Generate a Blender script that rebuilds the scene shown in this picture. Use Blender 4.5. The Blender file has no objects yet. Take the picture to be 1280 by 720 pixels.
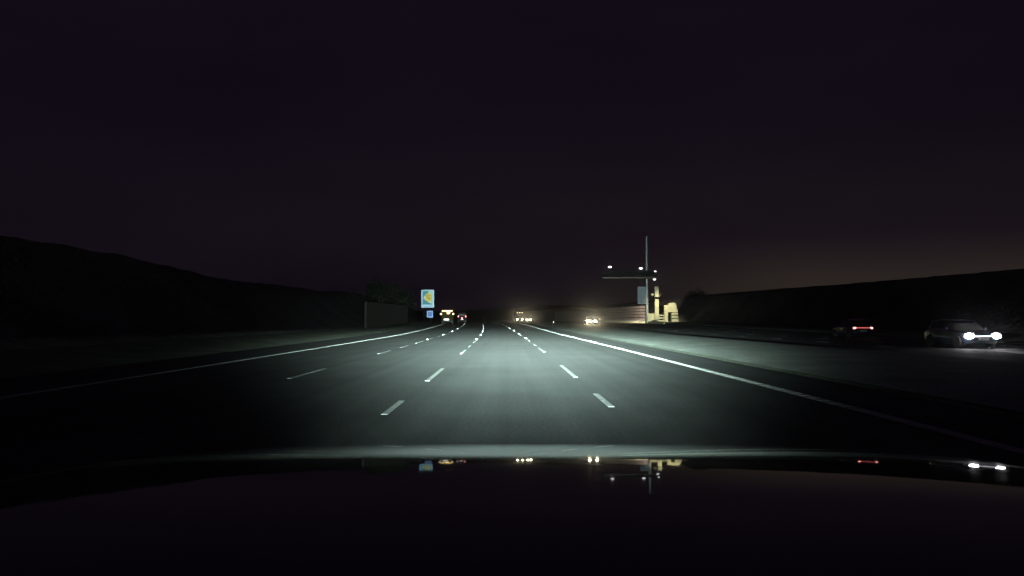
import bpy, bmesh, math, random
from mathutils import Vector, Matrix
random.seed(7)
S = bpy.context.scene
COL = S.collection
PI = math.pi

# ------------------------------------------------------------------ helpers
def mat(name, col, rough=0.6, metal=0.0, spec=0.5, coat=0.0, emit=None, estr=0.0, noise=None, bump=None):
    """Principled material; noise = (scale, amount, scale2, amount2) mottles the base colour, bump = (scale, strength, distance)."""
    m = bpy.data.materials.new(name)
    m.use_nodes = True
    nt = m.node_tree; N = nt.nodes; L = nt.links
    b = N['Principled BSDF']
    b.inputs['Base Color'].default_value = (*col, 1)
    b.inputs['Roughness'].default_value = rough
    b.inputs['Metallic'].default_value = metal
    b.inputs['Specular IOR Level'].default_value = spec
    b.inputs['Coat Weight'].default_value = coat
    b.inputs['Coat Roughness'].default_value = 0.03
    if emit:
        b.inputs['Emission Color'].default_value = (*emit, 1)
        b.inputs['Emission Strength'].default_value = estr
    tc = None
    if noise or bump:
        tc = N.new('ShaderNodeTexCoord')
    if noise:
        prev = None
        for k in range(0, len(noise), 2):
            tx = N.new('ShaderNodeTexNoise'); tx.inputs['Scale'].default_value = noise[k]
            tx.inputs['Detail'].default_value = 5
            L.new(tc.outputs['Object'], tx.inputs['Vector'])
            mr = N.new('ShaderNodeMapRange')
            mr.inputs['From Min'].default_value = 0.3; mr.inputs['From Max'].default_value = 0.7
            mr.inputs['To Min'].default_value = 1 - noise[k+1]; mr.inputs['To Max'].default_value = 1 + noise[k+1]
            L.new(tx.outputs['Fac'], mr.inputs['Value'])
            if prev is None:
                prev = mr.outputs['Result']
            else:
                mu = N.new('ShaderNodeMath'); mu.operation = 'MULTIPLY'
                L.new(prev, mu.inputs[0]); L.new(mr.outputs['Result'], mu.inputs[1]); prev = mu.outputs[0]
        vm = N.new('ShaderNodeVectorMath'); vm.operation = 'SCALE'
        vm.inputs[0].default_value = col
        L.new(prev, vm.inputs['Scale'])
        L.new(vm.outputs['Vector'], b.inputs['Base Color'])
    if bump:
        tx = N.new('ShaderNodeTexNoise'); tx.inputs['Scale'].default_value = bump[0]; tx.inputs['Detail'].default_value = 6
        L.new(tc.outputs['Object'], tx.inputs['Vector'])
        bp = N.new('ShaderNodeBump'); bp.inputs['Strength'].default_value = bump[1]; bp.inputs['Distance'].default_value = bump[2]
        L.new(tx.outputs['Fac'], bp.inputs['Height']); L.new(bp.outputs['Normal'], b.inputs['Normal'])
    return m

class MB:
    """collects shapes into ONE mesh"""
    def __init__(s): s.v = []; s.f = []
    def add(s, vs, fs):
        o = len(s.v); s.v += [tuple(p) for p in vs]; s.f += [tuple(i + o for i in f) for f in fs]; return s
    def box(s, x0, x1, y0, y1, z0, z1, r=0.0):
        if r <= 0:
            vs = [(x, y, z) for z in (z0, z1) for (x, y) in ((x0, y0), (x1, y0), (x1, y1), (x0, y1))]
            return s.add(vs, [(3, 2, 1, 0), (4, 5, 6, 7), (0, 1, 5, 4), (1, 2, 6, 5), (2, 3, 7, 6), (3, 0, 4, 7)])
        bm = bmesh.new(); bmesh.ops.create_cube(bm, size=1)
        for v in bm.verts:
            v.co = Vector(((x0+x1)/2 + v.co.x*(x1-x0), (y0+y1)/2 + v.co.y*(y1-y0), (z0+z1)/2 + v.co.z*(z1-z0)))
        bmesh.ops.bevel(bm, geom=list(bm.edges), offset=r, segments=3, profile=0.5, affect='EDGES')
        bm.verts.index_update()
        s.add([v.co[:] for v in bm.verts], [[v.index for v in f.verts] for f in bm.faces]); bm.free(); return s
    def tube(s, p, q, r0, r1=None, n=12, cap=True):
        r1 = r0 if r1 is None else r1
        p = Vector(p); q = Vector(q); d = (q - p).normalized()
        a = d.orthogonal().normalized(); b = d.cross(a)
        vs = [p + (a*math.cos(2*PI*k/n) + b*math.sin(2*PI*k/n))*r0 for k in range(n)] + \
             [q + (a*math.cos(2*PI*k/n) + b*math.sin(2*PI*k/n))*r1 for k in range(n)]
        fs = [(k, (k+1) % n, n+(k+1) % n, n+k) for k in range(n)]
        if cap: fs += [tuple(reversed(range(n))), tuple(range(n, 2*n))]
        return s.add(vs, fs)
    def loft(s, rings, cap=True, closed=True):
        n = len(rings[0]); vs = [p for r in rings for p in r]; fs = []
        for i in range(len(rings)-1):
            for k in range(n if closed else n-1):
                fs.append((i*n+k, i*n+(k+1) % n, (i+1)*n+(k+1) % n, (i+1)*n+k))
        if cap and closed: fs += [tuple(reversed(range(n))), tuple(range((len(rings)-1)*n, len(rings)*n))]
        return s.add(vs, fs)
    def lathe(s, prof, axis='z', c=(0, 0, 0), n=24):
        rings = []
        for (r, h) in prof:
            ring = []
            for k in range(n):
                a = 2*PI*k/n; u, w = r*math.cos(a), r*math.sin(a)
                ring.append({'z': (c[0]+u, c[1]+w, c[2]+h), 'x': (c[0]+h, c[1]+u, c[2]+w), 'y': (c[0]+w, c[1]+h, c[2]+u)}[axis])
            rings.append(ring)
        return s.loft(rings)
    def ball(s, c, r, sx=1, sy=1, sz=1, n=12):
        prof = [(r*math.sin(PI*k/n)+1e-4, -r*math.cos(PI*k/n)) for k in range(n+1)]
        o = len(s.v); s.lathe(prof, 'z', (0, 0, 0), 2*n)
        for i in range(o, len(s.v)):
            x, y, z = s.v[i]; s.v[i] = (c[0]+x*sx, c[1]+y*sy, c[2]+z*sz)
        return s
    def prism(s, pts, y0, y1):
        """outline in x-z extruded along y"""
        n = len(pts)
        return s.loft([[(x, y0, z) for x, z in pts], [(x, y1, z) for x, z in pts]])
    def build(s, name, m, parent=None, smooth=False, loc=None):
        me = bpy.data.meshes.new(name); me.from_pydata(s.v, [], s.f)
        bm = bmesh.new(); bm.from_mesh(me); bmesh.ops.recalc_face_normals(bm, faces=bm.faces); bm.to_mesh(me); bm.free()
        me.materials.append(m)
        if smooth:
            for p in me.polygons: p.use_smooth = True
            me.set_sharp_from_angle(angle=math.radians(40))
        o = bpy.data.objects.new(name, me); COL.objects.link(o)
        if parent: o.parent = parent
        if loc: o.location = loc
        return o

def tag(o, label=None, cat=None, group=None, kind=None):
    if label: o['label'] = label
    if cat: o['category'] = cat
    if group: o['group'] = group
    if kind: o['kind'] = kind
    return o
def empty(name, loc, rz=0, label=None, cat=None, group=None):
    o = bpy.data.objects.new(name, None); COL.objects.link(o)
    o.location = loc; o.rotation_euler = (0, 0, rz); return tag(o, label, cat, group)
def copy_tree(o, parent=None):
    c = o.copy(); COL.objects.link(c); c.parent = parent
    for ch in list(o.children): copy_tree(ch, c)
    return c
def rrect(x0, x1, z0, z1, r, n=5):
    pts = []
    for cx, cz, a0 in ((x1-r, z0+r, -PI/2), (x1-r, z1-r, 0), (x0+r, z1-r, PI/2), (x0+r, z0+r, PI)):
        pts += [(cx+r*math.cos(a0+PI/2*k/n), cz+r*math.sin(a0+PI/2*k/n)) for k in range(n+1)]
    return pts

# ------------------------------------------------------------------ lie of the road
LC = -0.09                                   # centre of the lane we drive in
def sm(t): t = max(0, min(1, t)); return t*t*(3-2*t)
def cx(Y): return LC - (Y*Y/8000 if Y > 0 else 0) if Y < 700 else LC - 700*700/8000 - (Y-700)*0.175
def zr(Y): return 0.6*sm((Y-70)/120)
def at(off, Y, z=0): return Vector((cx(Y)+off, Y, zr(Y)+z))
def head(Y): return Y/4000                   # the road bends gently left
ROWS = [-40, -20, -10, -4] + list(range(0, 60, 4)) + list(range(60, 360, 6)) + [360+20*k for k in range(20)] + [800, 900, 1100, 1500]

def strip(name, m, offs, zs, rows=ROWS, lab=None, jitter=None):
    mb = MB(); rings = []
    for Y in rows:
        rings.append([tuple(at(o, Y, (z(Y) if callable(z) else z))) for o, z in zip(offs, zs)])
    n = len(offs)
    mb.v = [p for r in rings for p in r]
    mb.f = [(i*n+k, i*n+k+1, (i+1)*n+k+1, (i+1)*n+k) for i in range(len(rows)-1) for k in range(n-1)]
    o = mb.build(name, m, smooth=True)
    return tag(o, kind='structure')

# ------------------------------------------------------------------ materials
M = {}
M['asphalt'] = mat('asphalt', (0.052, 0.055, 0.056), 0.85, spec=0.3, noise=(0.35, 0.2, 18, 0.42, 1.1, 0.28), bump=(60, 0.25, 0.004))
_nt = M['asphalt'].node_tree                     # the third, coarse noise is drawn out along the road: wheel tracks and lane joints
_tx = [n for n in _nt.nodes if n.type == 'TEX_NOISE' and abs(n.inputs['Scale'].default_value-1.1) < .01][0]
_mp = _nt.nodes.new('ShaderNodeMapping'); _mp.inputs['Scale'].default_value = (1.6, 0.02, 1)
_nt.links.new([n for n in _nt.nodes if n.type == 'TEX_COORD'][0].outputs['Object'], _mp.inputs[0]); _nt.links.new(_mp.outputs[0], _tx.inputs['Vector'])
M['asphalt_far'] = mat('asphalt_opposite', (0.05, 0.05, 0.05), 0.8, spec=0.3, noise=(0.4, 0.15, 20, 0.2))
M['paint'] = mat('road_paint', (0.34, 0.36, 0.35), 0.7, noise=(7, 0.6, 45, 0.5))
M['paint_fresh'] = mat('edge_paint', (0.42, 0.44, 0.42), 0.7, noise=(1.5, 0.3, 30, 0.3))
M['grass'] = mat('verge_grass', (0.15, 0.165, 0.13), 0.95, spec=0.1, noise=(0.5, 0.25, 6, 0.25), bump=(14, 0.6, 0.05))
M['median'] = mat('median_gravel_grass', (0.28, 0.30, 0.275), 0.95, spec=0.1, noise=(0.45, 0.2, 8, 0.25), bump=(14, 0.6, 0.05))
M['bank'] = mat('bank_grass', (0.11, 0.10, 0.10), 0.95, spec=0.1, noise=(0.2, 0.3, 3, 0.3), bump=(2, 0.6, 0.2))
M['kerb'] = mat('kerb_concrete', (0.22, 0.22, 0.21), 0.9, noise=(3, 0.2))
M['leaf'] = mat('foliage', (0.014, 0.017, 0.011), 0.9, spec=0.1, noise=(1.5, 0.4))
M['bark'] = mat('bark', (0.09, 0.07, 0.05), 0.9, noise=(6, 0.3))
M['blackpaint'] = mat('black_car_paint', (0.004, 0.004, 0.005), 0.015, spec=0.6)
M['blackpaint'].node_tree.nodes['Principled BSDF'].inputs['Coat Roughness'].default_value = 0.012
M['greypaint'] = mat('grey_car_paint', (0.08, 0.085, 0.09), 0.3, metal=0.4, coat=0.8)
M['matt'] = mat('dull_dark_paint', (0.012, 0.012, 0.014), 0.9, spec=0.1)
M['bluepaint'] = mat('dark_blue_car_paint', (0.02, 0.03, 0.06), 0.3, coat=0.8)
M['silver'] = mat('silver_car_paint', (0.35, 0.36, 0.37), 0.3, metal=0.6, coat=0.8)
M['plastic'] = mat('black_plastic', (0.015, 0.015, 0.016), 0.6)
M['glass'] = mat('dark_glass', (0.01, 0.012, 0.014), 0.05, spec=0.8)
M['rubber'] = mat('rubber', (0.02, 0.02, 0.02), 0.9)
M['rim'] = mat('alloy', (0.4, 0.4, 0.42), 0.35, metal=0.9)
M['lampwarm'] = mat('lit_headlamp', (0.9, 0.85, 0.6), 0.2, emit=(1.0, 0.84, 0.42), estr=200)
M['lampfar'] = mat('lit_far_headlamp', (0.9, 0.85, 0.6), 0.2, emit=(1.0, 0.84, 0.42), estr=48)
M['lampwhite'] = mat('lit_white_headlamp', (0.9, 0.9, 0.92), 0.2, emit=(0.97, 0.95, 1.0), estr=60)
M['streak_white'] = mat('white_streak_bar', (0.8, 0.8, 0.82), 0.3, emit=(0.93, 0.9, 0.95), estr=2.0)  # for the bar added to stretch the headlamp light into a streak
M['marker'] = mat('lit_roof_marker', (0.9, 0.8, 0.5), 0.3, emit=(1.0, 0.82, 0.45), estr=6)
M['tail'] = mat('lit_tail_lamp', (0.5, 0.03, 0.03), 0.2, emit=(1.0, 0.3, 0.28), estr=4.5)
M['streak_red'] = mat('red_streak_bar', (0.5, 0.05, 0.05), 0.2, emit=(0.85, 0.16, 0.15), estr=1.1)  # for the added bar that stretches the tail light sideways
M['amber'] = mat('lit_amber_panel', (0.8, 0.5, 0.1), 0.3, emit=(1.0, 0.68, 0.22), estr=2.2)
M['beacon'] = mat('lit_beacon', (0.9, 0.8, 0.6), 0.3, emit=(1.0, 0.8, 0.5), estr=2.5)
M['platelit'] = mat('lit_plate', (0.8, 0.8, 0.8), 0.4, emit=(1.0, 0.93, 0.93), estr=1.6)
M['plate'] = mat('number_plate', (0.75, 0.75, 0.7), 0.5)
M['yellow'] = mat('yellow_panel', (0.03, 0.022, 0.006), 0.9, spec=0.1, noise=(3, 0.15))
M['steel'] = mat('galvanised_steel', (0.32, 0.33, 0.34), 0.5, metal=0.5, noise=(4, 0.15))
M['darksteel'] = mat('dark_steel', (0.007, 0.007, 0.008), 0.8, spec=0.1, noise=(3, 0.2))
M['walk'] = mat('walkway_steel', (0.10, 0.085, 0.075), 0.8, spec=0.1, noise=(2, 0.2))
M['signwhite'] = mat('sign_white', (0.52, 0.72, 0.92), 0.5)
M['signteal'] = mat('sign_teal', (0.02, 0.26, 0.40), 0.5)
M['signyellow'] = mat('sign_yellow', (0.85, 0.56, 0.03), 0.5)
M['signcream'] = mat('sign_cream', (0.62, 0.68, 0.5), 0.5)
M['signmark'] = mat('sign_dark_mark', (0.12, 0.07, 0.01), 0.5)
M['signblue'] = mat('sign_blue', (0.05, 0.12, 0.5), 0.5)
M['signpale'] = mat('sign_pale_blue', (0.26, 0.40, 0.8), 0.5)
M['greyboard'] = mat('grey_board', (0.16, 0.17, 0.20), 0.6, noise=(1, 0.15))
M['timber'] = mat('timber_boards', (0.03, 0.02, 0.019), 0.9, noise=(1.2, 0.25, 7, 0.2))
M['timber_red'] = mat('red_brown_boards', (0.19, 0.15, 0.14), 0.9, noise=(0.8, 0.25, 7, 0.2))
M['cream'] = mat('cream_concrete', (0.46, 0.43, 0.29), 0.8, noise=(0.9, 0.2, 6, 0.15))
M['lamp'] = mat('lit_flood_lamp', (0.9, 0.9, 0.9), 0.3, emit=(0.95, 0.95, 1.0), estr=3.2)
M['stud'] = mat('stud_reflector', (0.8, 0.8, 0.78), 0.3)
M['hill'] = mat('far_hill', (0.03, 0.032, 0.03), 0.95, spec=0.1, noise=(0.02, 0.3))

# ------------------------------------------------------------------ ground, roads, banks
def b_left(Y): return 5.4 + 0.25*math.sin(Y*0.05) + 0.15*math.sin(Y*0.13+1)
def b_right(Y): return 6.2 + 0.08*math.sin(Y*0.03+2)
strip('ground', M['grass'],
      [-1500, -260, -70, -60, -17.5, -15, -12.5, -12.3, 7.7, 7.9, 10, 14, 16.8, 17, 34.6, 34.8, 36, 75, 260, 1500],
      [4.5, 4.5, 4.4, 0.6, 0.35, 0.16, 0.03, -0.05, -0.05, 0.03, 0.1, 0.12, 0.03, -0.05, -0.05, 0.05, 0.3, 0.6, 4.5, 4.5])
strip('road', M['asphalt'], [-12.42, -9.2, -5.5, -1.83, 1.83, 5.5, 7.8], [0.0]*7)
strip('opposite_road', M['asphalt_far'], [16.9, 20.6, 24.3, 28, 31.6, 34.7], [0.0]*6)
strip('median', M['median'], [7.95, 8.3, 10, 12.5, 15, 16.6, 16.85], [0.06, 0.1, 0.13, 0.15, 0.13, 0.09, 0.04])
BROWS = [-40+2*k for k in range(20)] + [1.6*k for k in range(190)] + [304+12*k for k in range(30)] + [700, 800, 1000, 1500]
_rj = random.Random(5)
_jit = {Y: (_rj.gauss(0, .04), _rj.gauss(0, .025)) for Y in BROWS}
strip('left_bank', M['bank'], [-17.8, -19, -21, -23.5, -25, -26.5, -60], [0.3, 0.8, 2.0, 4.0, lambda Y: b_left(Y)+_jit[Y][0], lambda Y: b_left(Y)+.15+_jit[Y][1], 4.5], BROWS)
strip('right_bank', M['bank'], [41.5, 43, 45, 47, 48, 49.5, 90], [0.3, 0.9, 3.2, 5.4, lambda Y: b_right(Y)+_jit[Y][1], lambda Y: b_right(Y)+.1+_jit[Y][1], 5.2], BROWS)
def kerb(name, off):
    mb = MB(); R = [Y for Y in ROWS if Y <= 360]
    rings = [[tuple(at(off+a, Y, b)) for a, b in ((0, -.05), (0.0, .10), (.02, .12), (.13, .12), (.15, .10), (.15, -.05))] for Y in R]
    mb.loft(rings); return tag(mb.build(name, M['kerb']), kind='structure')

# far hills
mb = MB(); n = 90; rings = []
for (r, hh) in ((560, 0), (600, 6), (640, 8.5), (760, 4.5)):
    ring = []
    for k in range(n+1):
        a = math.radians(-75 + 150*k/n)
        h = hh*(1 + .25*math.sin(a*9+1) + .15*math.sin(a*23) + .12*random.uniform(-1, 1))
        ring.append((r*math.sin(a), r*math.cos(a), h))
    rings.append(ring)
mb.loft(rings, cap=False, closed=False)
tag(mb.build('hills', M['hill'], smooth=True), kind='structure')

# painted lines ------------------------------------------------------
def line(name, off, segs, w=0.15, z=0.004, m='paint', th=0.0025, ribs=0.0):
    """thermoplastic marking: a slab th thick; ribs > 0 adds the raised ribs of an edge line, half a metre apart"""
    mb = MB()
    for (a, b) in segs:
        n = max(1, int((b-a)/3)); ys = [a+(b-a)*k/n for k in range(n+1)]
        mb.loft([[at(off-w/2, y, z-.003), at(off-w/2, y, z+th), at(off+w/2, y, z+th), at(off+w/2, y, z-.003)] for y in ys])
        if ribs:
            y = a + .25
            while y < min(b, 200):
                p0 = z+th-.001; p1 = z+th+ribs; o = w/2-.01
                mb.loft([[at(off-o, y, p0), at(off+o, y, p0), at(off+o, y, p1), at(off-o, y, p1)], [at(off-o, y+.05, p0), at(off+o, y+.05, p0), at(off+o, y+.05, p1), at(off-o, y+.05, p1)]])
                y += .5
    return tag(mb.build(name, M[m]), kind='structure')
rowz = [Y for Y in ROWS if -10 <= Y <= 700]
far = [(63+9*k, 65.6+9*k) for k in range(40)]
line('lane_line', -1.83, [(-4, -1.8), (4.4, 6.4), (13.1, 15.3), (20.2, 25.2), (36.2, 40.6), (45, 48), (54, 57)] + far, 0.105)
line('lane_line', 1.83, [(-3, -1), (5.5, 7.5), (14.2, 16.7), (21.4, 27), (38, 43.8), (47.3, 50), (57, 60)] + [(a+3, b+3) for a, b in far], 0.105)
line('lane_line', -5.35, [(-3, -1), (6, 8), (21, 25.2), (36, 39.8), (44.2, 47.6), (52, 57)] + far, 0.105)
line('edge_line', -9.45, [(-10, 460)], 0.2, m='paint_fresh', ribs=.0036)
line('edge_line', 5.82, [(-10, 460)], 0.22, m='paint_fresh', ribs=.0036)
line('edge_line', 17.4, [(-10, 460)], 0.2)
line('edge_line', 31.4, [(-10, 460)], 0.2)
for o in (20.9, 24.4, 27.9):
    line('lane_line', o, [(9*k, 9*k+2) for k in range(0, 45)], 0.15)

# reflective road studs ----------------------------------------------
st = empty('road_stud', (0, 0, 0), 0, 'small white reflective stud set in the road on a lane line', 'road stud', 'studs along the dashed lane lines')
MB().loft([[(-.1, -.07, 0), (.1, -.07, 0), (.1, .07, 0), (-.1, .07, 0)], [(-.085, -.06, .05), (.085, -.06, .05), (.085, .06, .05), (-.085, .06, .05)]]).build('housing', M['plastic'], st)
MB().box(-.05, .05, -.074, -.066, .006, .040).build('reflector', M['stud'], st)
first = True
for off, ph in ((-1.83, 0), (1.83, 3), (-5.35, 0)):
    for k in range(11):
        Y = 60.5 + ph + 18*k
        o = st if first else copy_tree(st); first = False
        o.location = at(off, Y, 0.005); o.rotation_euler.z = head(Y)

# ------------------------------------------------------------------ the car the view is taken from
BX = 0.06
own = empty('dark_car', (BX, 0, 0), 0, 'dark car in front of the view, its glossy black bonnet mirroring the road', 'car')
def slope(y):                                   # how steeply the bonnet falls forward
    return math.radians(8.4 + 5.0*(y-2.0)) if y < 2.0 else math.radians(8.4 + 900*(y-2.0)**1.5)
prof = {}
ys = [0.5 + 0.025*k for k in range(61)]
z = 1.478 - 2.0*math.tan(math.radians(8.4)); prof[60] = z
for k in range(59, -1, -1):
    z += 0.025*math.tan(slope((ys[k]+ys[k+1])/2)); prof[k] = z
yn = [2.0+0.01*k for k in range(1, 17)]; zn = []; z = prof[60]
for y in yn:
    z -= 0.01*math.tan(min(slope(y-0.005), math.radians(84))); zn.append(z)
Y_ = ys + yn; Z_ = [prof[k] for k in range(61)] + zn
xs = [-0.82 + 0.0205*k for k in range(81)]
mb = MB()
def bon(x, i):
    y = Y_[i]; u = abs(x)/0.82
    return (x, y - 0.05*u**3*max(0, (y-1.4)/0.6), Z_[i] - 0.014*u**4 - 0.02*sm((u-.85)/.15))
rings = [[bon(x, i) for x in xs] for i in range(len(Y_))]
n = len(xs); mb.v = [p for r in rings for p in r]
mb.f = [(i*n+k, i*n+k+1, (i+1)*n+k+1, (i+1)*n+k) for i in range(len(Y_)-1) for k in range(n-1)]
o = mb.build('bonnet', M['blackpaint'], own, smooth=True)
for s in (-1, 1):
    mb = MB(); rg = []
    for i in range(0, len(Y_), 2):
        bx, by, bz = bon(0.826, i)
        rg.append([(s*(.828+a), by, bz+b) for a, b in ((0, -.006), (.03, -.012), (.08, -.05), (.11, -.14), (.12, -.35), (.1, -.6), (0, -.6))])
    mb.loft(rg).build('wing', M['blackpaint'], own, smooth=True)
zf = zn[-1]
MB().box(-.8, .8, 2.02, 2.12, .32, zf-.30, .03).build('bumper', M['plastic'], own, smooth=True)
g = MB()
for k in range(5): g.box(-.5, .5, 2.05, 2.09, zf-.28+.05*k, zf-.255+.05*k)
g.build('grille', M['plastic'], own)
MB().box(-.75, .75, 2.0, 2.03, zf-.29, zf-.02).build('front_panel', M['blackpaint'], own)
HL = []
for s in (-1, 1):
    h = MB().box(s*.66-.12, s*.66+.12, 2.03, 2.07, zf-.2, zf-.06, .015).build('headlamp', M['plastic'], own, smooth=True)
    MB().lathe([(.001, 2.072), (.055, 2.073), (.055, 2.08), (.001, 2.082)], 'y', (s*.66, 0, zf-.13)).build('lens', M['plate'], h)
    HL.append((BX+s*.66, 2.2, zf-.13))
MB().box(-.8, .8, .38, .5, prof[0]-.06, prof[0]-.01, .02).build('scuttle_panel', M['plastic'], own)

# a film of road dust: patches where the bonnet mirrors less cleanly
_bp = bpy.data.materials['black_car_paint'].node_tree; _b = _bp.nodes['Principled BSDF']
_tc = _bp.nodes.new('ShaderNodeTexCoord'); _n1 = _bp.nodes.new('ShaderNodeTexNoise'); _n1.inputs['Scale'].default_value = 5; _n1.inputs['Detail'].default_value = 8; _n1.inputs['Roughness'].default_value = .7
_bp.links.new(_tc.outputs['Object'], _n1.inputs['Vector'])
_m = _bp.nodes.new('ShaderNodeMapRange'); _m.inputs['From Min'].default_value = .35; _m.inputs['From Max'].default_value = .75; _m.inputs['To Min'].default_value = .01; _m.inputs['To Max'].default_value = .06
_bp.links.new(_n1.outputs['Fac'], _m.inputs['Value']); _bp.links.new(_m.outputs[0], _b.inputs['Roughness'])
_n2 = _bp.nodes.new('ShaderNodeTexNoise'); _n2.inputs['Scale'].default_value = 7; _bp.links.new(_tc.outputs['Object'], _n2.inputs['Vector'])
_bu = _bp.nodes.new('ShaderNodeBump'); _bu.inputs['Strength'].default_value = .12; _bu.inputs['Distance'].default_value = .0006
_bp.links.new(_n2.outputs['Fac'], _bu.inputs['Height']); _bp.links.new(_bu.outputs[0], _b.inputs['Normal'])

# low-beam pattern: a lamp whose strength depends on the direction it shines in (flat cut-off, spread to the sides)
def low_beam(loc, power):
    li = bpy.data.lights.new('low_beam', 'POINT'); li.energy = 1.0; li.shadow_soft_size = 0.04; li.color = (0.73, 1.0, 0.91)
    li.use_nodes = True; nt = li.node_tree; N = nt.nodes; L = nt.links
    for x in list(N): N.remove(x)
    out = N.new('ShaderNodeOutputLight'); em = N.new('ShaderNodeEmission'); L.new(em.outputs[0], out.inputs[0])
    tc = N.new('ShaderNodeTexCoord'); sp = N.new('ShaderNodeSeparateXYZ'); L.new(tc.outputs['Normal'], sp.inputs[0])
    def ma(op, a, b=None, c=None):
        m = N.new('ShaderNodeMath'); m.operation = op
        for i, v in enumerate((a, b, c)):
            if v is None: continue
            if isinstance(v, (int, float)): m.inputs[i].default_value = v
            else: L.new(v, m.inputs[i])
        return m.outputs[0]
    x, y, zz = sp.outputs
    yf = ma('MAXIMUM', y, 0.02)
    u = ma('SUBTRACT', ma('DIVIDE', x, yf), 0.025)
    t = ma('DIVIDE', ma('MULTIPLY', zz, -1.0), yf)
    tp = ma('MAXIMUM', t, 0.0)
    core = ma('EXPONENT', ma('MULTIPLY', ma('POWER', tp, 0.5), -34.0))
    cut = N.new('ShaderNodeMapRange'); cut.interpolation_type = 'SMOOTHSTEP'
    cut.inputs['From Min'].default_value = 0.004; cut.inputs['From Max'].default_value = 0.034
    cut.inputs['To Min'].default_value = 0.0; cut.inputs['To Max'].default_value = 41.4   # exp(34*sqrt(.012))
    L.new(t, cut.inputs['Value'])
    low = ma('MULTIPLY', core, cut.outputs[0])
    flo = N.new('ShaderNodeMapRange'); flo.interpolation_type = 'SMOOTHSTEP'               # stray light above the cut-off
    flo.inputs['From Min'].default_value = -0.2; flo.inputs['From Max'].default_value = -0.005
    flo.inputs['To Min'].default_value = 0.0; flo.inputs['To Max'].default_value = 0.05
    L.new(t, flo.inputs['Value'])
    strip0 = ma('LESS_THAN', t, 0.02)
    stray = ma('MULTIPLY', ma('MULTIPLY', flo.outputs[0], strip0), ma('EXPONENT', ma('MULTIPLY', ma('POWER', ma('ABSOLUTE', ma('DIVIDE', u, 0.145)), 2.0), -1.0)))
    g1 = ma('EXPONENT', ma('MULTIPLY', ma('POWER', ma('ABSOLUTE', ma('DIVIDE', u, 0.162)), 2.0), -1.0))
    g2 = ma('MULTIPLY', ma('EXPONENT', ma('MULTIPLY', ma('POWER', ma('ABSOLUTE', ma('DIVIDE', u, 0.45)), 2.0), -1.0)), 0.003)
    tot = ma('MULTIPLY', ma('ADD', ma('MULTIPLY', low, ma('ADD', g1, g2)), stray), ma('GREATER_THAN', y, 0.02))
    L.new(ma('MULTIPLY', tot, power), em.inputs['Strength'])
    o = bpy.data.objects.new('low_beam', li); COL.objects.link(o); o.location = loc
    return o
BEAM = 1.9e7
for p in HL: low_beam(p, BEAM)

def spot(name, loc, target, energy, col, size, blend=0.6, soft=0.08):
    li = bpy.data.lights.new(name, 'SPOT'); li.energy = energy; li.color = col; li.spot_size = math.radians(size); li.spot_blend = blend; li.shadow_soft_size = soft
    o = bpy.data.objects.new(name, li); COL.objects.link(o); o.location = loc
    d = Vector(target) - Vector(loc); o.rotation_euler = d.to_track_quat('-Z', 'Y').to_euler(); return o

# ------------------------------------------------------------------ vehicles (front towards +y)
def make_car(paint, front=None, rear=None, front_bar=None, rear_bar=None, lamp=1.0):
    root = empty('car', (0, 0, 0))
    st = [(-2.15, .62, .42, .78), (-2.1, .78, .3, .86), (-1.8, .86, .22, .95), (-1.2, .9, .2, .97), (0, .91, .2, .95), (.8, .9, .2, .92), (1.5, .88, .21, .84), (1.95, .82, .24, .74), (2.15, .68, .32, .66), (2.2, .5, .4, .58)]
    rings = [[(x, y, z) for x, z in rrect(-w, w, b, t, min(.13, (t-b)/2-.01))] for y, w, b, t in st]
    MB().loft(rings).build('body', paint, root, smooth=True)
    gh = [(-2.0, .6, .96), (-1.55, .66, 1.36), (-.6, .64, 1.46), (.3, .62, 1.42), (1.05, .72, .92)]
    rings = [[(-w-.12 if z > 1 else -w, y, .86), (-w, y, z), (w, y, z), (w+.12 if z > 1 else w, y, .86)] for y, w, z in gh]
    MB().loft(rings).build('window', M['glass'], root, smooth=True)
    rf = [(-1.6, .63, 1.365), (-1.1, .62, 1.43), (-.6, .61, 1.475), (-.1, .6, 1.465), (.35, .58, 1.42)]
    MB().loft([[(-w, y, z), (-w*.8, y, z+.02), (w*.8, y, z+.02), (w, y, z), (w, y, z-.012), (-w, y, z-.012)] for y, w, z in rf]).build('roof', paint, root, smooth=True)
    for sx in (-1, 1):
        for y in (-1.32, 1.38):
            w = MB().lathe([(.2, -.1), (.31, -.11), (.33, -.08), (.33, .08), (.31, .11), (.2, .1)], 'x', (0, 0, 0)).build('wheel', M['rubber'], root, smooth=True, loc=(sx*.82, y, .33))
            r = MB().lathe([(.03, -.06), (.2, -.05), (.21, .09), (.03, .07)], 'x', (0, 0, 0))
            r.build('rim', M['rim'], w, smooth=True)
        MB().ball((sx*1.0, .62, 1.0), .1, 1, .6, .75, 8).build('mirror', paint, root, smooth=True)
        f = MB().ball((sx*.67, 2.12, .64), .17*lamp, 1.05, .6, .6, 10).build('headlamp', front or M['glass'], root, smooth=True)
        MB().ball((sx*.66, -2.1, .77), .15, 1.0, .4, .55, 10).build('tail_lamp', rear or M['plastic'], root, smooth=True)
    if front_bar: MB().box(-.5, .5, 2.17, 2.22, .60, .66, .01).build('light_bar', front_bar, root)  # added glow between the headlamps, standing in for their moving streak
    if rear_bar: MB().box(-.56, .56, -2.17, -2.13, .765, .825, .01).build('light_bar', rear_bar, root)  # added red glow across the tail, standing in for a moving streak
    MB().box(-.26, .26, -2.2, -2.16, .5, .61, .008).build('number_plate', M['plate'], root)
    MB().box(-.26, .26, 2.21, 2.235, .42, .53, .008).build('number_plate', M['plate'], root)
    return root
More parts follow.
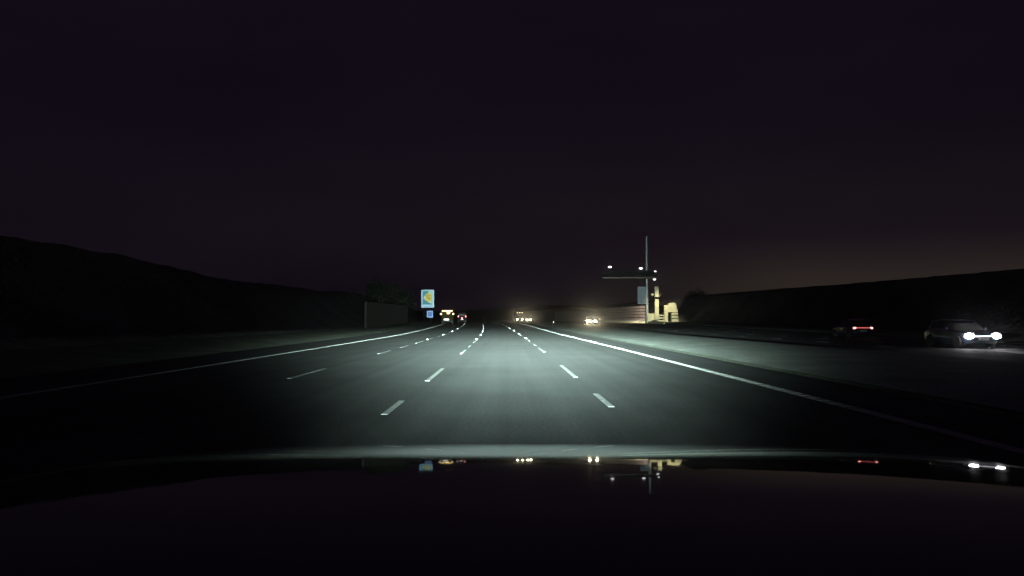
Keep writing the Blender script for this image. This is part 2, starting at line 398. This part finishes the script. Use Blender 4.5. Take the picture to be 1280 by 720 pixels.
def place(o, off, Y, facing, label, cat='car', group=None):
    o.location = at(off, Y); o.rotation_euler.z = head(Y) + (PI if facing < 0 else 0); tag(o, label, cat, group); return o
def beams(off, Y, energy, col=(1, .86, .6), h=.66, w=.66, down=.11):
    for s in (-1, 1):
        p = at(off+s*w, Y-2.5, h); spot('dipped_beam', p, p+Vector((-Y/4000*40, -40, -40*down)), energy, col, 24, .9)

oncoming = 'cars coming the other way'
place(make_car(M['greypaint'], M['lampwarm'], lamp=1.35), 18.35, 158, -1, 'oncoming car with two round warm headlamps in front of the pale roadside barrier', group=oncoming)
place(make_car(M['bluepaint'], M['lampfar'], lamp=1.7), 21.6, 335, -1, 'distant oncoming car with warm headlamps beside the lorry', group=oncoming)
place(make_car(M['bluepaint'], M['lampwhite'], front_bar=M['streak_white'], lamp=1.35), 23.9, 44, -1, 'oncoming car with white headlamps and an added glowing bar below the dark bank', group=oncoming)
place(make_car(M['bluepaint'], None, M['tail'], rear_bar=M['streak_red']), 28.8, 69, 1, 'dark car with red tail lamps and an added red bar on the opposite road below the bank', 'car')
va = empty('van', at(-6.1, 188), head(188), 'distant van ahead with red tail lamps beside the amber lit truck', 'van')
rg = [(-2.6, .8, .5, 2.2), (-2.5, .92, .38, 2.3), (1.0, .94, .38, 2.3), (1.7, .88, .38, 1.9), (2.2, .86, .38, 1.15), (2.6, .7, .42, .95)]
MB().loft([[(x, y, z) for x, z in rrect(-w_, w_, b_, t_, .12)] for y, w_, b_, t_ in rg]).build('body', M['matt'], va, smooth=True)
MB().box(-.7, .7, -2.64, -2.6, 1.45, 2.0, .02).build('rear_window', M['plastic'], va)
for s in (-1, 1):
    MB().ball((s*.8, -2.58, 1.5), .15, .8, .5, 1.2, 8).build('tail_lamp', M['tail'], va, smooth=True)
    for y in (-1.6, 1.7):
        w = MB().lathe([(.2, -.11), (.34, -.11), (.34, .11), (.2, .11)], 'x', (0, 0, 0)).build('wheel', M['rubber'], va, smooth=True, loc=(s*.84, y, .34))
        MB().lathe([(.03, -.08), (.21, -.08), (.21, .08), (.03, .08)], 'x', (0, 0, 0)).build('rim', M['rim'], w)
MB().box(-.16, .16, -2.68, -2.62, 1.12, 1.24, .02).build('brake_lamp', M['tail'], va)
MB().box(-.26, .26, -2.66, -2.6, .82, .93, .01).build('number_plate', M['platelit'], va)
MB().box(-.9, .9, -2.7, -2.58, .4, .58, .03).build('bumper', M['plastic'], va)
beams(18.35, 158, 900); beams(21.6, 335, 700); beams(23.9, 44, 700, (.97, .95, 1.0))

# lorry, oncoming
lo = empty('lorry', at(18.6, 342), head(342)+PI, 'distant oncoming lorry with a row of roof marker lamps', 'lorry')
MB().box(-1.22, 1.22, .2, 2.3, .9, 3.3, .12).build('cab', M['matt'], lo, smooth=True)
MB().box(-1.05, 1.05, 2.29, 2.33, 1.9, 2.8, .02).build('windscreen', M['glass'], lo)
MB().box(-1.27, 1.27, -9.5, .05, 1.0, 3.95, .03).build('box_body', M['matt'], lo)
MB().box(-1.2, 1.2, 2.2, 2.4, .4, .95, .04).build('bumper', M['plastic'], lo)
MB().box(-.4, .4, -9.4, 2.0, .7, .98).build('chassis', M['darksteel'], lo)
for s in (-1, 1):
    MB().ball((s*1.0, 2.38, .8), .3, 1, .5, .8, 10).build('headlamp', M['lampfar'], lo, smooth=True)
    for y in (1.3, -6.4, -7.8):
        w = MB().lathe([(.25, -.15), (.5, -.15), (.5, .15), (.25, .15)], 'x', (0, 0, 0)).build('wheel', M['rubber'], lo, smooth=True, loc=(s*1.05, y, .5))
        MB().lathe([(.03, -.1), (.26, -.12), (.26, .12), (.03, .1)], 'x', (0, 0, 0)).build('rim', M['rim'], w)
for k in (-1, 0, 1):
    MB().ball((k*1.0, 2.1, 3.5), .16, 1, 1, .6, 8).build('marker_lamp', M['marker'], lo, smooth=True)
for s in (-1, 1):
    p = at(18.6+s, 339, .8); spot('dipped_beam', p, p+Vector((-3, -40, -4.4)), 700, (1, .86, .6), 24, .9)

# maintenance truck ahead
tr = empty('maintenance_truck', at(-8.5, 160), head(160), 'truck ahead with a lit amber panel across its yellow rear', 'truck')
MB().box(-1.1, 1.1, -2.6, 2.2, .75, 2.35, .06).build('box_body', M['yellow'], tr, smooth=True)
MB().box(-1.02, 1.02, 2.3, 4.0, .6, 2.3, .15).build('cab', M['yellow'], tr, smooth=True)
MB().box(-.9, .9, 3.98, 4.04, 1.4, 2.1, .02).build('windscreen', M['glass'], tr)
MB().box(-.45, .45, -2.5, 3.9, .5, .74).build('chassis', M['darksteel'], tr)
MB().box(-.98, .98, -2.7, -2.5, 2.38, 2.64, .04).build('light_bar', M['amber'], tr)
MB().box(-.05, .5, -2.68, -2.62, 1.95, 2.36, .02).build('amber_panel', M['amber'], tr)
MB().box(-.62, .35, -2.68, -2.61, .78, 1.05, .02).build('lit_plate', M['platelit'], tr)
MB().box(-1.1, 1.1, -2.75, -2.62, .45, .6, .02).build('bumper', M['plastic'], tr)
for s in (-1, 1):
    MB().ball((s*1.14, -2.6, 1.95), .17, 1, 1, 1, 8).build('side_lamp', M['beacon'], tr, smooth=True)
    for y in (-1.6, 3.0):
        w = MB().lathe([(.2, -.13), (.42, -.13), (.42, .13), (.2, .13)], 'x', (0, 0, 0)).build('wheel', M['rubber'], tr, smooth=True, loc=(s*.9, y, .42))
        MB().lathe([(.03, -.1), (.22, -.1), (.22, .1), (.03, .1)], 'x', (0, 0, 0)).build('rim', M['rim'], w)

# ------------------------------------------------------------------ signs on the left verge
def P(px, py, d):                                # where a sight line through (px, py) of the 1280 x 720 photo reaches d metres ahead
    return Vector(((px-637)/1050*d, d, 1.478+(399-py)/1050*d))
SD = 165
a = P(526.6, 384.6, SD); b = P(542.8, 362.2, SD)
W = b.x-a.x; H = b.z-a.z; base = Vector(((a.x+b.x)/2, SD, zr(SD)+.2))
sg = empty('road_sign', base, 0, 'tall teal road sign with yellow disc and pale border on posts', 'sign')
z0 = a.z-base.z; z1 = b.z-base.z; w2 = W/2
bd = MB().prism(rrect(-w2, w2, z0, z1, .2), 0, .06).build('board', M['signwhite'], sg)
MB().box(-w2*.78, w2*.62, -.006, 0, z0+.62, z1-.25).build('teal_field', M['signteal'], bd)
MB().prism([(-w2*.66, (z0+z1)/2+.3), (w2*.2, z1-.3), (w2*.605, z1-.26), (w2*.605, z0+.75), (w2*.2, z0+1.0), (-w2*.6, (z0+z1)/2-.1)], -.011, -.007).build('pale_shape', M['signcream'], bd)
MB().prism([(w2*.12+.62*math.cos(t*PI/12), (z0+z1)/2+.22+.85*math.sin(t*PI/12)) for t in range(24)], -.016, -.012).build('yellow_disc', M['signyellow'], bd)
mk = MB()
for (mx, mz, s) in ((-.1, .55, .11), (.3, .05, .13), (.05, .15, .09), (.22, .5, .07)): mk.box(mx-s, mx+s, -.021, -.017, (z0+z1)/2+mz-s, (z0+z1)/2+mz+s)
mk.build('dark_mark', M['signmark'], bd)
MB().box(w2*.64, w2*.70, -.006, 0, z0+.25, z1-.2).build('dark_rule', M['signteal'], bd)
MB().box(-w2*.7, w2*.6, -.006, 0, z0+.2, z0+.32).build('lower_rule', M['signpale'], bd)
for s in (-1, 1): MB().tube((s*w2*.55, .12, -.3), (s*w2*.55, .12, z1-.3), .07).build('post', M['darksteel'], sg)
SD = 160
a = P(533.6, 397, SD); b = P(541.2, 388.4, SD); W = b.x-a.x; base = Vector(((a.x+b.x)/2, SD, zr(SD)+.05))
sg = empty('road_sign', base, 0, 'small square blue sign with pale edge below the tall teal sign', 'sign')
z0 = a.z-base.z; z1 = b.z-base.z; w2 = W/2
bd = MB().prism(rrect(-w2, w2, z0, z1, .12), 0, .05).build('board', M['signpale'], sg)
MB().prism(rrect(-w2*.62, w2*.66, z0+.25, z1-.25, .05), -.007, -.001).build('blue_field', M['signblue'], bd)
MB().tube((0, .09, -.3), (0, .09, z1-.1), .05).build('post', M['darksteel'], sg)

# ------------------------------------------------------------------ barriers
def noise_barrier(off, Y0, Y1, step, h, m, label, name='noise_barrier', planks=9, gap=.94):
    root = empty(name, at(off, Y0), 0, label, 'barrier'); o0 = at(off, Y0)
    mbp = MB(); Y = Y0
    while Y < Y1-.1:
        Yn = min(Y+step, Y1)
        p = at(off, Y)-o0; q = at(off, Yn)-o0
        hh = [h(Y), h(Yn)]
        for k in range(planks):
            f0, f1 = k/planks, (k+gap)/planks
            dx = .012*(k % 2)
            mbp.add([p+Vector((dx, 0, hh[0]*f0)), q+Vector((dx, 0, hh[1]*f0)), q+Vector((dx, 0, hh[1]*f1)), p+Vector((dx, 0, hh[0]*f1)),
                     p+Vector((dx+.06, 0, hh[0]*f0)), q+Vector((dx+.06, 0, hh[1]*f0)), q+Vector((dx+.06, 0, hh[1]*f1)), p+Vector((dx+.06, 0, hh[0]*f1))],
                    [(0, 1, 2, 3), (4, 7, 6, 5), (0, 4, 5, 1), (3, 2, 6, 7), (0, 3, 7, 4), (1, 5, 6, 2)])
        Y = Yn
    mbp.build('board_panel', m, root)
    Y = Y0
    sgn = -1 if off > 0 else 1
    while Y <= Y1+.1:
        p = at(off, Y)-o0
        xx = p.x+.16 if off > 0 else p.x-.1
        MB().box(xx-.08, xx+.08, p.y-.08, p.y+.08, p.z-.3, p.z+h(Y)-.06).build('post', m, root)
        Y += step
    return root
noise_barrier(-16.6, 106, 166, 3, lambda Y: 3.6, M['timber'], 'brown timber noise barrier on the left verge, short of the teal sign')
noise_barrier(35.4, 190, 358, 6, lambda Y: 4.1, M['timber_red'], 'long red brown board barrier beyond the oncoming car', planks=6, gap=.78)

mp = empty('marker_post', at(7.3, 110, .02), head(110), 'slim marker post with white reflector beside the right edge line', 'marker post')
MB().prism([(-.05, -.2), (.05, -.2), (.05, 1.0), (.03, 1.08), (-.05, 1.02)], -.02, .02).build('post', M['darksteel'], mp)
MB().box(-.035, .035, -.03, -.021, .82, .96, .004).build('reflector', M['stud'], mp)

M['rail'] = mat('weathered_rail', (0.42, 0.42, 0.4), 0.6, noise=(3, .15))
def guardrail(off, Y0, Y1, label):
    o0 = at(off, Y0); root = empty('guard_rail', o0, 0, label, 'guard rail')
    sec = [(0, .42), (-.06, .46), (-.06, .52), (0, .56), (0, .6), (-.06, .64), (-.06, .70), (0, .74), (.02, .74), (.02, .42)]
    rg = []; Y = Y0
    while Y <= Y1: rg.append([tuple(at(off, Y)-o0+Vector((a*3 if a < 0 else a, 0, b))) for a, b in sec]); Y += 4
    MB().loft(rg).build('rail', M['rail'], root)
    Y = Y0
    while Y <= Y1:
        p = at(off, Y)-o0; MB().box(p.x+.03, p.x+.13, p.y-.05, p.y+.05, p.z-.3, p.z+.72).build('post', M['steel'], root); Y += 4
    return root
guardrail(34.5, 174, 270, 'bright steel guard rail in front of the red brown board barrier')

o0 = at(33.7, 164); cb = MB()
cb.loft([[tuple(at(33.7+a_, Y)-o0+Vector((0, 0, b_))) for a_, b_ in ((-.2, -.2), (-.2, .08), (-.1, .2), (-.06, .46), (.06, .46), (.1, .2), (.2, .08), (.2, -.2))] for Y in range(164, 245, 4)])
tag(cb.build('concrete_barrier', M['cream'], loc=o0), 'low pale concrete barrier brightly lit along the far edge of the opposite road', 'barrier')
# ------------------------------------------------------------------ gantry and the cream structures beside it
GD = 180.0; k = GD/1050
def loc(px, py): v = P(px, py, GD); return v.x, v.z
gx = loc(808.7, 0)[0]; gz = zr(GD)+.1
ga = empty('sign_gantry', (gx, GD, gz), 0, 'tall thin mast carrying a dark cantilever boom with small bright lamps', 'gantry')
def l(px, py): x, z = loc(px, py); return x-gx, z-gz
top = l(808.7, 295)[1]
MB().tube((0, 0, -.3), (0, 0, top*.55), .36, .3).tube((0, 0, top*.55), (0, 0, top), .3, .2).build('mast', M['steel'], ga, smooth=True)
x0, zt = l(752.5, 339.5); x1, zb = l(821, 347.5)
bo = MB()
for yy in (-.5, .5):
    bo.box(x0, x1, yy-.09, yy+.09, zt-.09, zt+.09)
    m_ = 9
    for i in range(m_):
        a_ = x0+(x1-x0)*i/m_; b_ = x0+(x1-x0)*(i+1)/m_
        bo.tube((a_, yy, zb+.1 if i % 2 else zt), (b_, yy, zt if i % 2 else zb+.1), .05, n=6)
bo.box(x0, x1, -.42, .42, zt-.75, zt-.1)
bo.build('boom', M['darksteel'], ga)
MB().box(x0, x1, -.7, .7, zb-.12, zb+.22, .03).build('walkway', M['walk'], ga)
MB().box(-.45, .45, -.45, .45, zb-.3, zt+.2, .05).build('mast_collar', M['darksteel'], ga)
for (px, py, r) in ((762, 334, .34), (800.5, 335.7, .34), (818.5, 339.5, .2), (817.5, 349.5, .27)):
    x, z = l(px, py)
    h = MB().tube((x, -.85, z+.12), (x, -.5, z+.12 if py < 345 else z), .05, n=8).build('lamp_arm', M['darksteel'], ga)
    MB().ball((x, -.9, z), r, 1.15, .8, .55, 10).build('lamp', M['lamp'], h, smooth=True)
x0, z1 = l(796.6, 358.5); x1, z0 = l(807.6, 380)
bd = MB().box(x0, x1, -.7, -.45, z0, z1, .04).build('panel', M['greyboard'], ga)
MB().box(x0+.1, x0+.2, -.45, -.35, z1, zb).box(x1-.3, x1-.2, -.45, -.35, z1, zb).build('hanger', M['darksteel'], ga)
spot('flood', (loc(762, 0)[0], GD-1.4, 7.6), (28.6, 212, .8), 42000, (1.0, .9, .68), 66, .8, .2)
spot('flood', (loc(800, 0)[0], GD+1.6, 7.6), (30.6, 186, .6), 11000, (1.0, .92, .72), 80, .8, .2)
x, z = loc(822, 345); spot('flood', (x+1.2, GD-9, z+1), (x+.6, GD, 2.2), 12000, (1.0, .93, .6), 48, .9, .2)

def site(name, px, label, cat):
    x = loc(px, 0)[0]; e = empty(name, (x, GD, zr(GD)+.1), 0, label, cat)
    return e, (lambda a, b: (loc(a, b)[0]-x, loc(a, b)[1]-zr(GD)-.1))
e, q = site('pier', 821, 'slim cream upright pier with a dark collar, right of the mast', 'pier')
(xa, za), (xb, zb2) = q(818.2, 358), q(823.4, 372)
MB().box(xa, xb, -.45, .45, zb2+.1, za, .12).build('upper_shaft', M['cream'], e, smooth=True)
MB().box(xa+.03, xb-.03, -.42, .42, -.3, zb2-.3, .05).build('lower_shaft', M['cream'], e, smooth=True)
MB().box(xa-.12, xb+.12, -.55, .55, zb2-.3, zb2+.1, .08).build('collar', M['darksteel'], e, smooth=True)
x, z = q(815, 368.5); xr, zr_ = q(825.5, 370)
MB().ball((x, -.3, z), .33, 1, .8, .95, 10).tube((x, 0, z), (xa, 0, z), .06, n=8).build('float_lamp', M['cream'], e, smooth=True)
MB().tube((xb, 0, zr_-.3), (xr+.2, 0, zr_+.5), .08, n=8).build('bracket', M['steel'], e)
e, q = site('equipment_cabinet', 813, 'low cream cabinet at the foot of the mast', 'cabinet')
(xa, za), (xb, zb2) = q(808.2, 392.2), q(817.6, 404)
MB().box(xa, xb, -.8, .8, -.1, za, .06).build('casing', M['cream'], e, smooth=True)
MB().box(xa+.12, xb-.12, -.83, -.802, .25, za-.12, .01).build('door', M['cream'], e)
MB().box(xa-.05, xb+.05, -.88, .88, za+.003, za+.09, .02).build('lid', M['cream'], e)
e, q = site('railing', 824, 'short cream railing between the upright pier and the frame', 'railing')
(xa, _), (xb, _) = q(818.6, 0), q(828.3, 0)
for py in (394.2, 397.6, 401): z = q(0, py)[1]; MB().box(xa, xb, -1.28, -1.2, z-.12, z+.12, .02).build('rail', M['cream'], e)
for x in (xa+.1, (xa+xb)/2, xb-.1): MB().box(x-.06, x+.06, -1.195, -1.08, -.3, q(0, 393.5)[1]).build('post', M['steel'], e)
e, q = site('portal_frame', 838, 'squat cream arch shaped frame with a sloping right side, right of the railing', 'frame')
A = [q(829.5, 400.5), q(834.2, 400.5), q(834.4, 390), q(838.6, 389.5), q(839.2, 400.5), q(847.8, 400.5), q(846.6, 391), q(844, 379.5), q(842, 378.3), q(836, 379), q(835, 381), q(829.8, 381.5)]
def seg(name, idx, d0, d1): MB().prism([A[i] for i in idx], d0, d1).build(name, M['cream'], e)
seg('leg', (0, 1, 2), -.7, .7) if False else MB().prism([(A[0][0], -.2), (A[1][0], -.2), A[2], (A[0][0]+.05, A[2][1])], -.7, .7).build('leg', M['cream'], e)
MB().prism([(A[4][0], -.2), (A[5][0], -.2), A[6], (A[3][0], A[6][1])], -.7, .7).build('leg', M['cream'], e)
MB().prism([(A[0][0]+.05, A[2][1]+.004), (A[6][0], A[6][1]+.1), A[7], A[8], A[9], A[10], A[11]], -.72, .72).build('top_beam', M['cream'], e)
bnd = MB()
for py in (394, 398): z = q(0, py)[1]; bnd.box(A[3][0]+.02, A[5][0]-.05, -.75, -.705, z-.08, z+.08)
bnd.build('band', M['darksteel'], e)
e, q = site('kerb_block', 845, 'low pale block lying beside the arch shaped frame', 'block')
(xa, za), (xb, zb2) = q(839.8, 402.4), q(850, 404.8)
MB().box(xa, xb, -2.2, -1.4, -.1, max(za, .3), .05).build('block_body', M['kerb'], e)

# ------------------------------------------------------------------ trees
def tree(x, y, z, h, r, seed, label):
    rd = random.Random(seed); root = empty('tree', (x, y, z), 0, label, 'tree')
    t = MB().tube((0, 0, -.3), (.1, 0, h*.5), .22, .13, 10)
    tips = []
    for i in range(9):
        a = i*2.4; zz = h*(.3+.05*i); L_ = r*(.7-.04*i)
        tip = (L_*math.cos(a), L_*math.sin(a), zz+h*.18); t.tube((.05, 0, zz), tip, .08, .03, 6); tips.append(tip)
    t.build('trunk', M['bark'], root, smooth=True)
    c = MB()
    cl = [(rd.gauss(0, r*.42), rd.gauss(0, r*.42), h*(.62+.2*rd.gauss(0, .8)), rd.uniform(.5, 1.1)*r*.35) for _ in range(34)] + [(*p, r*.3) for p in tips]
    for (ax, ay, az, ar) in cl:
        for _ in range(60):
            d = Vector((rd.gauss(0, 1), rd.gauss(0, 1), rd.gauss(0, .8))).normalized()*ar*rd.random()**.4
            p = Vector((ax, ay, max(az, h*.25)))+d; u = Vector((rd.gauss(0, 1), rd.gauss(0, 1), rd.gauss(0, 1))).normalized(); v = u.orthogonal().normalized()
            s = rd.uniform(.1, .22); c.add([p-u*s, p+v*s*.6, p+u*s, p-v*s*.6], [(0, 1, 2, 3)])
    c.build('crown', M['leaf'], root)
    return root
def by_pixel(px, d): return (px-637)/1050*d
tree(by_pixel(868, 215), 215, 3.4, 6.0, 3.4, 1, 'dark tree on the bank right of the cream frame')
tree(by_pixel(474, 150), 150, 3.0, 5.2, 3.0, 2, 'dark tree rising behind the near end of the timber barrier')
tree(by_pixel(503, 178), 178, 2.2, 5.4, 3.2, 3, 'dark tree rising behind the far end of the timber barrier')
tree(by_pixel(829, 192), 192, .7, 3.9, 2.0, 4, 'dim green bush sized tree behind the cream railing')

# ------------------------------------------------------------------ thin mist added for lamp halos, in place of lens glare
hz = MB().box(-1560, 1560, -60, 1560, -2, 30).build('halo_haze', bpy.data.materials.new('halo_haze_air')); tag(hz, kind='stuff')
hm = hz.data.materials[0]; hm.use_nodes = True; hn = hm.node_tree
hn.nodes.remove(hn.nodes['Principled BSDF'])
pv = hn.nodes.new('ShaderNodeVolumePrincipled'); pv.inputs['Color'].default_value = (.9, .9, .9, 1)
pv.inputs['Density'].default_value = 0.00045; pv.inputs['Anisotropy'].default_value = 0.985
hn.links.new(pv.outputs[0], hn.nodes['Material Output'].inputs['Volume'])
# ------------------------------------------------------------------ night sky with the glow of towns low on the right
w = bpy.data.worlds.new('World'); S.world = w; w.use_nodes = True
nt = w.node_tree; N = nt.nodes; L = nt.links
bg = N['Background']
tc = N.new('ShaderNodeTexCoord'); sp = N.new('ShaderNodeSeparateXYZ'); L.new(tc.outputs['Generated'], sp.inputs[0])
def ma(op, a, b=None):
    m = N.new('ShaderNodeMath'); m.operation = op
    for i, v in enumerate((a, b)):
        if v is None: continue
        if isinstance(v, (int, float)): m.inputs[i].default_value = v
        else: L.new(v, m.inputs[i])
    return m.outputs[0]
def mr(v, a, b, c, d):
    m = N.new('ShaderNodeMapRange'); m.interpolation_type = 'SMOOTHSTEP'
    for i, q in zip(('From Min', 'From Max', 'To Min', 'To Max'), (a, b, c, d)): m.inputs[i].default_value = q
    L.new(v, m.inputs['Value']); return m.outputs[0]
el = sp.outputs['Z']; xx = sp.outputs['X']
nz = N.new('ShaderNodeTexNoise'); nz.inputs['Scale'].default_value = 2.2; nz.inputs['Detail'].default_value = 3
mp = N.new('ShaderNodeMapping'); mp.inputs['Scale'].default_value = (1, 1, 3.5); L.new(tc.outputs['Generated'], mp.inputs[0]); L.new(mp.outputs[0], nz.inputs['Vector'])
cloud = mr(nz.outputs['Fac'], .3, .7, .9, 1.12)
glow_r = ma('MULTIPLY', mr(el, -.02, .105, 1, 0), mr(xx, .04, .34, 0, 1))
glow_c = ma('MULTIPLY', mr(ma('ABSOLUTE', ma('SUBTRACT', el, .1)), .0, .16, 1, 0), mr(xx, -.5, .25, .35, 1))
def rgb(c): n_ = N.new('ShaderNodeRGB'); n_.outputs[0].default_value = (*c, 1); return n_.outputs[0]
def scale(c, f):
    v = N.new('ShaderNodeVectorMath'); v.operation = 'SCALE'; L.new(rgb(c), v.inputs[0]); L.new(f, v.inputs['Scale']); return v.outputs[0]
def add(a, b):
    v = N.new('ShaderNodeVectorMath'); v.operation = 'ADD'; L.new(a, v.inputs[0]); L.new(b, v.inputs[1]); return v.outputs[0]
c = add(add(rgb((.0054, .0035, .0076)), scale((.0038, .0025, .0019), glow_c)), scale((.034, .027, .0145), glow_r))
v = N.new('ShaderNodeVectorMath'); v.operation = 'SCALE'; L.new(c, v.inputs[0]); L.new(cloud, v.inputs['Scale'])
L.new(v.outputs[0], bg.inputs['Color']); bg.inputs['Strength'].default_value = 1.0

# ------------------------------------------------------------------ camera and output
cam = bpy.data.cameras.new('camera'); co = bpy.data.objects.new('camera', cam); COL.objects.link(co)
cam.sensor_width = 36; cam.lens = 36*1050/1280; cam.clip_start = 0.05; cam.clip_end = 4000
co.location = (0, 0, 1.478); co.rotation_euler = (math.radians(90)+math.atan(39/1050), 0, -math.atan(3/1050))
S.camera = co
S.view_settings.view_transform = 'Standard'; S.view_settings.look = 'None'; S.view_settings.exposure = 0; S.view_settings.gamma = 1
S.cycles.use_denoising = True; S.cycles.max_bounces = 5; S.cycles.sample_clamp_indirect = 2
S.render.film_transparent = False
